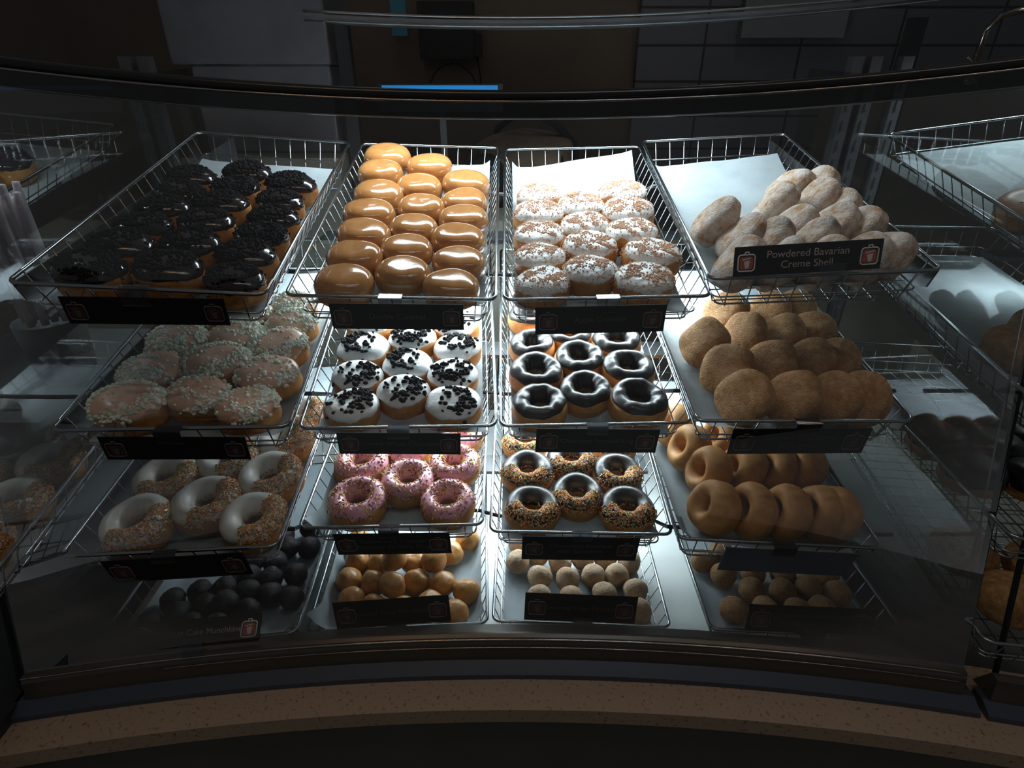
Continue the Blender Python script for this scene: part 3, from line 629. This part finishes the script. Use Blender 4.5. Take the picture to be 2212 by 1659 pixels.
# ---------------------------------------------------------------- display case
case = empty('display_case', Matrix.Translation((0, .66, H-.93)), 'curved glass display case with black rail and dark sill', 'display case')
Ci = case.matrix_world.inverted()
def cpart(m, name, mt, smooth=False, label=None, kind=None):
    m.v = [tuple(Ci @ Vector(v)) for v in m.v]; o = m.build(name, mt, case, smooth)
    return tag(o, label=label, kind=kind)
def arc(x0, x1, y, z, ky, kz=0, n=40):
    return [((x0+(x1-x0)*i/n), y+ky*(x0+(x1-x0)*i/n)**2, z+H+kz*(x0+(x1-x0)*i/n)**2) for i in range(n+1)]
XL, XR = -.786, .735
def prof(pts): return pts
m = MB(); m.sweep(arc(XL, XR, .673, -.862, -.12), [(0, .006), (-.012, .006), (-.018, -.004), (-.022, -.040), (.02, -.040), (.02, .0)]); cpart(m, 'glass_channel', M_['sill'])
m = MB(); m.tube(arc(XL, XR, .6585, -.8585, -.12), .0016, 6); cpart(m, 'chrome_bead', M_['trimchrome'], True)
m = MB(); m.tube(arc(XL+.2, XR, .6535, -.872, -.12), .0009, 6); cpart(m, 'chrome_bead', M_['trimchrome'], True)
m = MB(); m.sweep(arc(XL-.02, XR+.02, .652, -.90, -.12), [(.02, .0), (.0, .0), (-.022, -.012), (-.024, -.020), (.02, -.020)]); cpart(m, 'ledge', M_['sillblue'])
m = MB(); m.tube(arc(-.95, .95, .876, -.0335, -.06, .092), .0078, 12); cpart(m, 'top_rail', M_['rail'], True)
m = MB(); m.tube(arc(-.95, .95, .8660, -.0395, -.06, .092), .0016, 8); cpart(m, 'chrome_bead', M_['trimchrome'], True)
m = MB(); m.sweep(arc(-.80, .80, .871, -.060, -.06, .092), [(-.001, 0), (.001, 0), (.001, .028), (-.001, .028)]); cpart(m, 'header_strip', M_['clipstrip'])
m = MB(); m.tube(arc(-.80, .80, .871, -.061, -.06, .092), .0011, 6); cpart(m, 'edge_bead', M_['steel'], True)
# front glass between sill and rail
g = MB(); P = []
for j in range(13):
    t = j/12; P.append([(XL+(XR-XL)*i/40, (.668+(.868-.668)*t)+(-.12*(1-t)-.06*t)*(XL+(XR-XL)*i/40)**2, H-.86+(.80)*t+.085*t*(XL+(XR-XL)*i/40)**2) for i in range(41)])
g.grid(P); cpart(g, 'front_glass', M_['glass'], True)
for sx, xx in (('l', XL), ('r', XR)):
    g = MB(); yb, yt = .668-.12*xx*xx, .868-.06*xx*xx
    g.box((0, 0, 0), (0, 0, 0)) if False else None
    V = [(xx-.003, yb, H-1.0), (xx-.003, 1.62, H-1.0), (xx-.003, 1.62, H+.0), (xx-.003, yt, H-.03), (xx+.003, yb, H-1.0), (xx+.003, 1.62, H-1.0), (xx+.003, 1.62, H+.0), (xx+.003, yt, H-.03)]
    g.add([V[i] for i in range(4)], [(0, 1, 2, 3)]); cpart(g, 'side_glass', M_['sideglass'])
    e = MB(); a = Vector((xx, yb-.004, H-.90)); b = Vector((xx, yt-.004, H-.03))
    e.tube([a, b], .0045, 6); cpart(e, 'glass_gasket', M_['gasket'])
    e = MB(); off = .012 if xx < 0 else -.014
    e.tube([a+Vector((off, .004, 0)), b+Vector((off, .004, 0))], .0011, 6); cpart(e, 'edge_seam', M_['steel'])
# deck, shelf bars, rear uprights, side brackets
m = MB(); m.box((-.025, 1.16, H-1.006), (1.53, .98, .012)); cpart(m, 'deck', M_['deck'])
m = MB(); m.box((-.025, 1.15, H-1.25), (1.50, .92, .48)); cpart(m, 'base_cabinet', M_['front'])
for row, v in (('1', .19), ('2', .165), ('3', .10)):
    pts = [(-1.12 if row == '2' else XL+.02, None)]; P = []
    for c in '1234':
        for u in (-.155, .155): P.append(BF[row+c] @ Vector((u, v, -BH-.0095)))
    P = [Vector((-1.15 if row == '2' else XL+.03, P[0].y-.02, P[0].z+.004))]+P+[Vector((XR-.03, P[-1].y, P[-1].z))]
    m = MB(); m.tube(P, .0042, 6); cpart(m, 'shelf_bar', M_['black'])
    P = []
    for c in '1234':
        for u in (-.155, .155): P.append(BF[row+c] @ Vector((u, .56, -BH-.0075)))
    m = MB(); m.tube(P, .0040, 6); cpart(m, 'shelf_bar', M_['steel'])
for c, xx, zz in (('1', XL+.05, 0), ('4', XR-.045, 0)):
    for row in '123':
        o = BF[row+c] @ Vector(((-BW/2-.012) if c == '1' else (BW/2+.008), .02, -.012))
        yb = 1.55; n_ = 6
        V = [(o.x, o.y, o.z), (o.x, o.y+.012, o.z-.030), (o.x, o.y+.05, o.z-.040), (o.x, yb, o.z+.06), (o.x, yb, o.z+.11), (o.x, o.y+.03, o.z+.004)]
        V2 = [(x+.003, y, z) for x, y, z in V]; m = MB()
        m.add(V+V2, [tuple(range(n_)), tuple(range(2*n_-1, n_-1, -1))]+[(i, (i+1) % n_, n_+(i+1) % n_, n_+i) for i in range(n_)])
        cpart(m, 'side_bracket', M_['black'])
for xx in (-.93, -.885, .83, .875, .95):
    m = MB(); m.box((xx, 1.60, H-.5), (.026, .03, 1.05)); 
    for i in range(22): m.box((xx, 1.582, H-.98+i*.045), (.005, .006, .022))
    cpart(m, 'slotted_upright', M_['grey'])
for n, (lx, ly, lz), (sx, sy), *_ in LAMPS:
    m = MB(); m.box((lx, ly, lz+H+.006), (sx+.02, sy+.012, .008)); cpart(m, 'lamp_housing', M_['steel'])  # one over every lamp, the added straw light too
# ---------------------------------------------------------------- counter
cnt = empty('counter', Matrix.Translation((0, .60, 0)), 'tan speckled stone counter with dark front carrying the display case', 'counter')
def kpart(m, name, mt): m.v = [(v[0], v[1]-.60, v[2]) for v in m.v]; return m.build(name, mt, cnt)
m = MB(); m.sweep(arc(-1.5, 1.5, .571, -.921, -.12), [(0, -.028), (.003, -.0), (.16, 0), (.16, -.028)]); kpart(m, 'stone_top', M_['stone'])
m = MB(); m.sweep(arc(-1.5, 1.5, .578, -.949, -.12), [(0, 0), (0, -.55), (.14, -.55), (.14, 0)]); kpart(m, 'front_panel', M_['front'])
# ---------------------------------------------------------------- neighbouring case on the right: frame stump and its contents
m = MB(); m.sweep(arc(.775, 1.3, .668, -.862, -.12), [(0, .006), (-.014, .004), (-.020, -.040), (.02, -.040)]); o = m.build('case_sill', M_['sill'], None); tag(o, 'dark sill of the neighbouring case at the right edge', 'sill')
m = MB(); m.sweep(arc(.765, 1.3, .650, -.90, -.12), [(.02, 0), (0, 0), (-.022, -.012), (-.024, -.020), (.02, -.02)]); o = m.build('case_ledge', M_['sillblue'], None); tag(o, 'blue grey ledge of the neighbouring case at the right edge', 'ledge')
for i, (xx, dz) in enumerate(((.790, 0),)):
    m = MB(); m.tube([(xx, .594, H-.90), (xx, .83, H-.03)], .0045, 6); o = m.build('glass_gasket_bar', M_['gasket'], None); tag(o, 'black upright glass edge seal of the right neighbouring case', 'seal')
gg = MB(); gg.box((1.15, 1.16, H-1.006), (.72, .98, .012)); tag(gg.build('neighbour_deck', M_['front'], None), 'pale deck board of the right neighbouring case', 'board')
# ---------------------------------------------------------------- contents of the neighbouring baskets
def put_shell(k, u, v, ty, nm, label, s=1.0, parts=None, lift=0):
    e = empty(nm, BF[k] @ Matrix.Translation((u, v, -BH+.024*s+lift)) @ Matrix.Scale(s, 4), label, 'donut', f"{WHAT[k]} in a wire basket")
    for pn, me in parts: ob(pn, me, e)
face = [('dough', shell_dough(311, m='dough')), ('icing', shell_icing(311, 'peach', .1, .2))]
st = MB(); 
for a in (-.6, .6): st.tube([(a*.03-.012, -.012, .0238), (a*.03, -.018, .0234), (a*.03+.012, -.012, .0238)], .002, 6)
face.append(('chocolate_stripes', st.mesh('stripes', M_['choc'])))
put_shell('15', -.095, .285, 0, 'iced_donut', 'brown iced donut with dark stripes at the right picture edge', 1.05, face)
bag = [('dough', shell_dough(320+i*3, amp=.005, m='sugar')) for i in range(2)]
for i, (u, v, w) in enumerate(((-.055, .20, 'upper'), (-.06, .09, 'lower'), (.05, .15, 'right'), (.03, .27, 'rear'))):
    put_shell('25', u, v, 0, 'brown_bagel', f"big round brown bagel behind right side glass, {w} one", 1.1, [bag[i % 2]])
dz = []
for i in range(2):
    s = 330+i*4; L = [('dough', shell_dough(s)), ('icing', shell_icing(s, 'choc', .0, .15))]
    t = MB()
    for j in range(5):
        x = -.034+.017*j; P = []
        for q in range(13):
            yv = -.042+.084*q/12; rr = math.hypot(x, yv)/.05
            if rr < .98: P.append(shell_pt(math.atan2(yv, x), math.acos(min(1, rr**(1/.72))), .050, .0205, s, .004, .0022))
        if len(P) > 3: t.tube(P, .0014, 5)
    L.append(('drizzle', t.mesh('drizzle', M_['peach']))); dz.append(L)
for i, (u, v, w) in enumerate(((-.09, .40, 'rear left'), (.01, .39, 'rear right'), (-.095, .30, 'middle left'), (.005, .29, 'middle right'), (-.09, .20, 'front left'), (.01, .19, 'front right'), (.09, .33, 'far right'))):
    put_shell('35', u, v, 0, 'drizzled_donut', f"dark chocolate donut with tan drizzle behind side glass, {w}", 1.03, dz[i % 2])
for i, (u, v, w) in enumerate(((-.07, .24, 'rear'), (-.05, .13, 'front left'), (.06, .10, 'front right'), (.05, .22, 'rear right'))):
    put_shell('45', u, v, 0, 'brown_bun', f"round brown bun in the right neighbouring bottom basket, {w}", 1.12, [bag[i % 2]])
for i, (u, v, w) in enumerate(((.05, .42, 'right'), (-.06, .44, 'left'), (.04, .32, 'front'))):
    put_shell('10', u, v, 0, 'dark_donut', f"black topped donut at the left picture edge, {w} one", 1.15, TYPES['11'][i])
# wrapped straws behind the left side glass
for i in range(16):
    a = i*2.4; r = .012*math.sqrt(i); x = -.842+r*math.cos(a)*.85; y = .98+r*math.sin(a)*.8
    b = MB(); zt = -.175+.014*math.sin(i*1.7); b.tube([(x, y, H-.40), (x, y, H+zt-.02), (x+.002, y, H+zt)], [.0062, .0062, .0055], 8)
    o = b.build('paper_straw', M_['straw'], None, True)
    tag(o, 'pale wrapped straw in the bundle behind the left glass', 'straw', 'wrapped straws in a bundle')
m = MB(); m.lathe([(.040, 0), (.048, .02), (.056, .12), (.052, .12), (.044, .02), (.0, .01)], 24, (-.845, .98, H-.52)); tag(m.build('straw_cup', M_['grey'], None, True), 'dark cup holding the wrapped straws behind left glass', 'cup')
m = MB(); m.box((-.965, 1.02, H-.53), (.34, .4, .016)); tag(m.build('side_shelf', M_['grey'], None), 'dark shelf board carrying the cup of straws at left', 'shelf')
# ---------------------------------------------------------------- kitchen behind the case
def struct(m, name, mt): return tag(m.build(name, mt, None), kind='structure')
m = MB(); m.box((0, .6, -.01), (7, 8, .02)); struct(m, 'floor', nz(mat('floor_tile', (.12, .1, .09), .5), (.10, .085, .075), (.14, .12, .10), 3))
m = MB(); m.box((0, 3.42, 1.4), (7, .04, 2.8)); struct(m, 'wall_back', M_['brown'])
def tilewall():
    m = mat('grey_wall_tile', (.13, .135, .15), .35); t = m.node_tree; b = t.nodes['Principled BSDF']; tc = t.nodes.new('ShaderNodeTexCoord'); br = t.nodes.new('ShaderNodeTexBrick')
    br.inputs['Scale'].default_value = 1; br.offset = 0; br.inputs['Color1'].default_value = (.11, .115, .13, 1); br.inputs['Color2'].default_value = (.125, .13, .145, 1); br.inputs['Mortar'].default_value = (.03, .03, .032, 1)
    br.inputs['Mortar Size'].default_value = .006; br.inputs['Brick Width'].default_value = .48; br.inputs['Row Height'].default_value = .16
    mp = t.nodes.new('ShaderNodeMapping'); mp.inputs['Rotation'].default_value = (math.pi/2, 0, 0)
    t.links.new(tc.outputs['Object'], mp.inputs[0]); t.links.new(mp.outputs[0], br.inputs['Vector']); t.links.new(br.outputs['Color'], b.inputs['Base Color']); return m
m = MB(); m.box((1.63, 3.37, 1.4), (2.0, .06, 2.7)); struct(m, 'wall_tiles', tilewall())
m = MB(); m.box((-.82, 2.2, H+.16), (.50, .25, .30)); m.box((-.80, 2.2, H-.12), (.44, .22, .26)); o = bevel(m.build('grey_cabinet', M_['grey'], None), .006); tag(o, 'big dark grey stepped machine housing behind the top rail', 'machine')
m = MB(); m.box((-.80, 2.2, H-.86), (.5, .5, 1.22)); tag(m.build('back_counter', M_['front'], None), 'dark back counter carrying the grey housing', 'counter')
e = empty('order_display', Matrix.Translation((-.215, 1.95, H-.078)), 'black display with a blue lit bar just above the rail', 'screen')
m = MB(); m.box((0, 0, .0), (.375, .03, .075)); m.box((0, .03, -.19), (.02, .014, .32)); m.box((0, .02, -.345), (.2, .12, .01)); m.build('housing', M_['gasket'], e)
m = MB(); m.box((0, -.016, .0275), (.345, .002, .012)); m.build('lit_bar', M_['screen'], e)
m = MB(); m.box((-.235, 2.0, H-.965), (.5, .2, 1.06)); tag(m.build('work_counter', M_['front'], None), 'dark work counter carrying the order display', 'counter')
e = empty('wall_monitor', Matrix.Translation((-.32, 3.33, H+.16)), 'black box on brown wall with hanging cable', 'monitor')
m = MB(); m.box((0, 0, 0), (.27, .10, .24)); m.box((.12, 0, -.06), (.1, .08, .1)); m.build('housing', M_['gasket'], e)
m = MB(); m.tube([(.02+.12*math.cos(a/10*math.pi), -.01, -.26+.12*math.sin(a/10*math.pi)) for a in range(11)], .004, 6); m.tube([(.14, 0, -.08), (.16, 0, -.2), (.15, 0, -.4)], .004, 6); m.build('cable', M_['gasket'], e, True)
def rail2(pts, r, nm, mt, lab):
    m = MB(); m.tube([(p[0], p[1], p[2]+H) for p in pts], r, 8); return tag(m.build(nm, mt, None, True), lab, 'rail')
q = [(-.54+1.75*i/30, 1.80-.10*((-.54+1.75*i/30))**2, .118+.045*(-.54+1.75*i/30-.0)**2) for i in range(31)]
up = empty('rear_shelf', Matrix.Translation((0, 1.8, H+.12)), 'glass rear shelf with twin chrome edge rails at the top of the picture', 'shelf')
for dz_, r in ((0, .0028), (-.021, .0022)):
    m = MB(); m.tube([(p[0], p[1]-1.8, p[2]-.12+dz_) for p in q], r, 8); m.build('edge_rail', M_['steel'], up, True)
m = MB(); m.sweep([(p[0], p[1]-1.8, p[2]-.12) for p in q], [(0.002, -.014), (.002, -.006), (.30, -.006), (.30, -.014)]); m.build('shelf_pane', M_['grey'], up)
m = MB(); m.box((-.54+.02, .28, -.8), (.04, .04, 1.62)); m.build('shelf_post', M_['black'], up)
m = MB(); m.box((1.19, .2, -.8), (.04, .04, 1.62)); m.build('shelf_post', M_['black'], up)
m = MB(); m.box((-.82+.27, 3.32, H+.22), (.075, .02, .16)); tag(m.build('teal_notice', M_['teal'], None), 'teal lit notice on wall under left end of the rear shelf', 'notice')
m = MB(); m.box((1.36, 3.30, H+.24), (.50, .06, .22)); tag(m.build('steel_panel', M_['steel'], None), 'steel wall box with soft light streaks right of centre', 'box')
e = empty('faucet', Matrix.Translation((1.75, 2.5, H-.04)), 'dark faucet with tiny highlights at the top right', 'faucet')
m = MB(); m.tube([(0, 0, -.02), (0, 0, .16), (.02, -.03, .21), (.05, -.09, .22), (.07, -.14, .19), (.07, -.15, .15)], .012, 10); m.build('spout', M_['trimchrome'], e, True)
m = MB(); m.lathe([(.03, 0), (.03, .02), (.018, .04)], 16, (0, 0, -.03)); m.build('base', M_['trimchrome'], e, True)
m = MB(); m.tube([(.0, 0, .05), (-.05, -.02, .075)], .006, 8); m.build('handle', M_['trimchrome'], e, True)
m = MB(); m.box((1.8, 2.55, H-.79), (.9, .5, 1.44)); tag(m.build('sink_counter', M_['front'], None), 'dark sink counter carrying the faucet', 'counter')
# ---------------------------------------------------------------- the person bending down behind the case
def person():
    root = empty('person', Matrix.Translation((0.12, 2.62, 0)), 'person in brown shirt with black apron strap bending over behind the case', 'person')
    V = {'pel': (.12, .10, .93, .135), 'wa': (.06, .03, 1.06, .13), 'ch': (-.02, -.07, 1.17, .165), 'up': (-.10, -.17, 1.20, .14), 'nk': (-.17, -.26, 1.16, .058), 'hd': (-.22, -.33, 1.10, .085), 'hd2': (-.27, -.38, 1.03, .075),
         'ls': (-.24, -.08, 1.17, .07), 'le': (-.34, -.16, .93, .045), 'lw': (-.28, -.34, .80, .030), 'lh': (-.26, -.40, .78, .034),
         'rs': (.06, -.24, 1.17, .07), 're': (.10, -.32, .92, .045), 'rw': (.02, -.44, .80, .030), 'rh': (-.01, -.49, .78, .034),
         'lhp': (.02, .13, .90, .10), 'lk': (.01, .05, .50, .068), 'la': (.02, .12, .10, .042), 'lt': (.02, -.04, .04, .036),
         'rhp': (.23, .10, .90, .10), 'rk': (.25, .0, .50, .068), 'ra': (.26, .08, .10, .042), 'rt': (.26, -.08, .04, .036)}
    E = [('pel', 'wa'), ('wa', 'ch'), ('ch', 'up'), ('up', 'nk'), ('nk', 'hd'), ('hd', 'hd2'), ('up', 'ls'), ('ls', 'le'), ('le', 'lw'), ('lw', 'lh'), ('up', 'rs'), ('rs', 're'), ('re', 'rw'), ('rw', 'rh'),
         ('pel', 'lhp'), ('lhp', 'lk'), ('lk', 'la'), ('la', 'lt'), ('pel', 'rhp'), ('rhp', 'rk'), ('rk', 'ra'), ('ra', 'rt')]
    ks = list(V); me = bpy.data.meshes.new('body'); me.from_pydata([V[k][:3] for k in ks], [(ks.index(a), ks.index(b)) for a, b in E], [])
    o = bpy.data.objects.new('body', me); C.objects.link(o); o.parent = root; me.materials.append(M_['shirt'])
    sk = o.modifiers.new('skin', 'SKIN'); 
    for i, k in enumerate(ks): me.skin_vertices[0].data[i].radius = (V[k][3], V[k][3]); me.skin_vertices[0].data[i].use_root = (k == 'pel')
    ss = o.modifiers.new('sub', 'SUBSURF'); ss.levels = ss.render_levels = 2; sk.use_smooth_shade = True
    for side, s in (('l', -1), ('r', 1)):
        h = V[side+'h']
        for q in range(5):
            me2 = bpy.data.meshes.new('finger'); d = (q-2)*.016; th = q == 4
            b = MB(); p = Vector(h[:3])
            P = [p+Vector((d, -.02, 0)), p+Vector((d*1.2, -.05, -.006)), p+Vector((d*1.25, -.072, -.022)), p+Vector((d*1.2, -.080-.004*(q == 2), -.042))] if not th else [p+Vector((.03, .005, 0)), p+Vector((.05, -.02, -.01)), p+Vector((.052, -.045, -.025))]
            b.tube(P, [.0085, .008, .0075, .006][:len(P)], 8); b.build('finger', M_['skin'], root, True)
    b = MB(); b.lathe([(.0, -.02), (.075, .0), (.094, .05), (.085, .10), (.04, .13), (.0, .135)], 20); ho = b.build('hair', M_['cloth_black'], root, True); ho.location = (-.205, -.30, 1.09); ho.rotation_euler = (.6, -.5, 0)
    # apron strap across the back
    b = MB(); b.tube([(-.02, -.13, 1.345), (.05, -.16, 1.31), (.12, -.18, 1.24), (.14, -.15, 1.14)], .017, 8); b.build('apron_strap', M_['cloth_black'], root, True)
    b = MB(); b.tube([(-.02, -.13, 1.345), (-.10, -.06, 1.34), (-.18, .0, 1.28), (-.20, .04, 1.18)], .014, 8); b.build('apron_strap', M_['cloth_black'], root, True)
person()
m = MB(); m.box((-1.06, 1.00, H-1.20), (.52, 1.2, .60)); tag(m.build('neighbour_case', M_['black'], None), 'black base block of the left neighbouring case', 'case')
m = MB(); m.tube([(-.812, .60, H-.90), (-.812, .84, H-.03)], .0045, 6); tag(m.build('glass_gasket_bar', M_['gasket'], None), 'black upright glass edge seal of the left neighbouring case', 'seal')
for i, (u, v, w) in enumerate(((.09, .36, 'rear right'), (.085, .26, 'middle right'), (.08, .16, 'front right'), (-.01, .32, 'rear left'), (-.02, .21, 'front left'), (.09, .46, 'farthest back'))):
    put_shell('30', u, max(.062, v), 0, 'glazed_ring_donut', f"white glazed ring donut behind the left side glass, {w}", 1.05, TYPES['31'][i % 4])
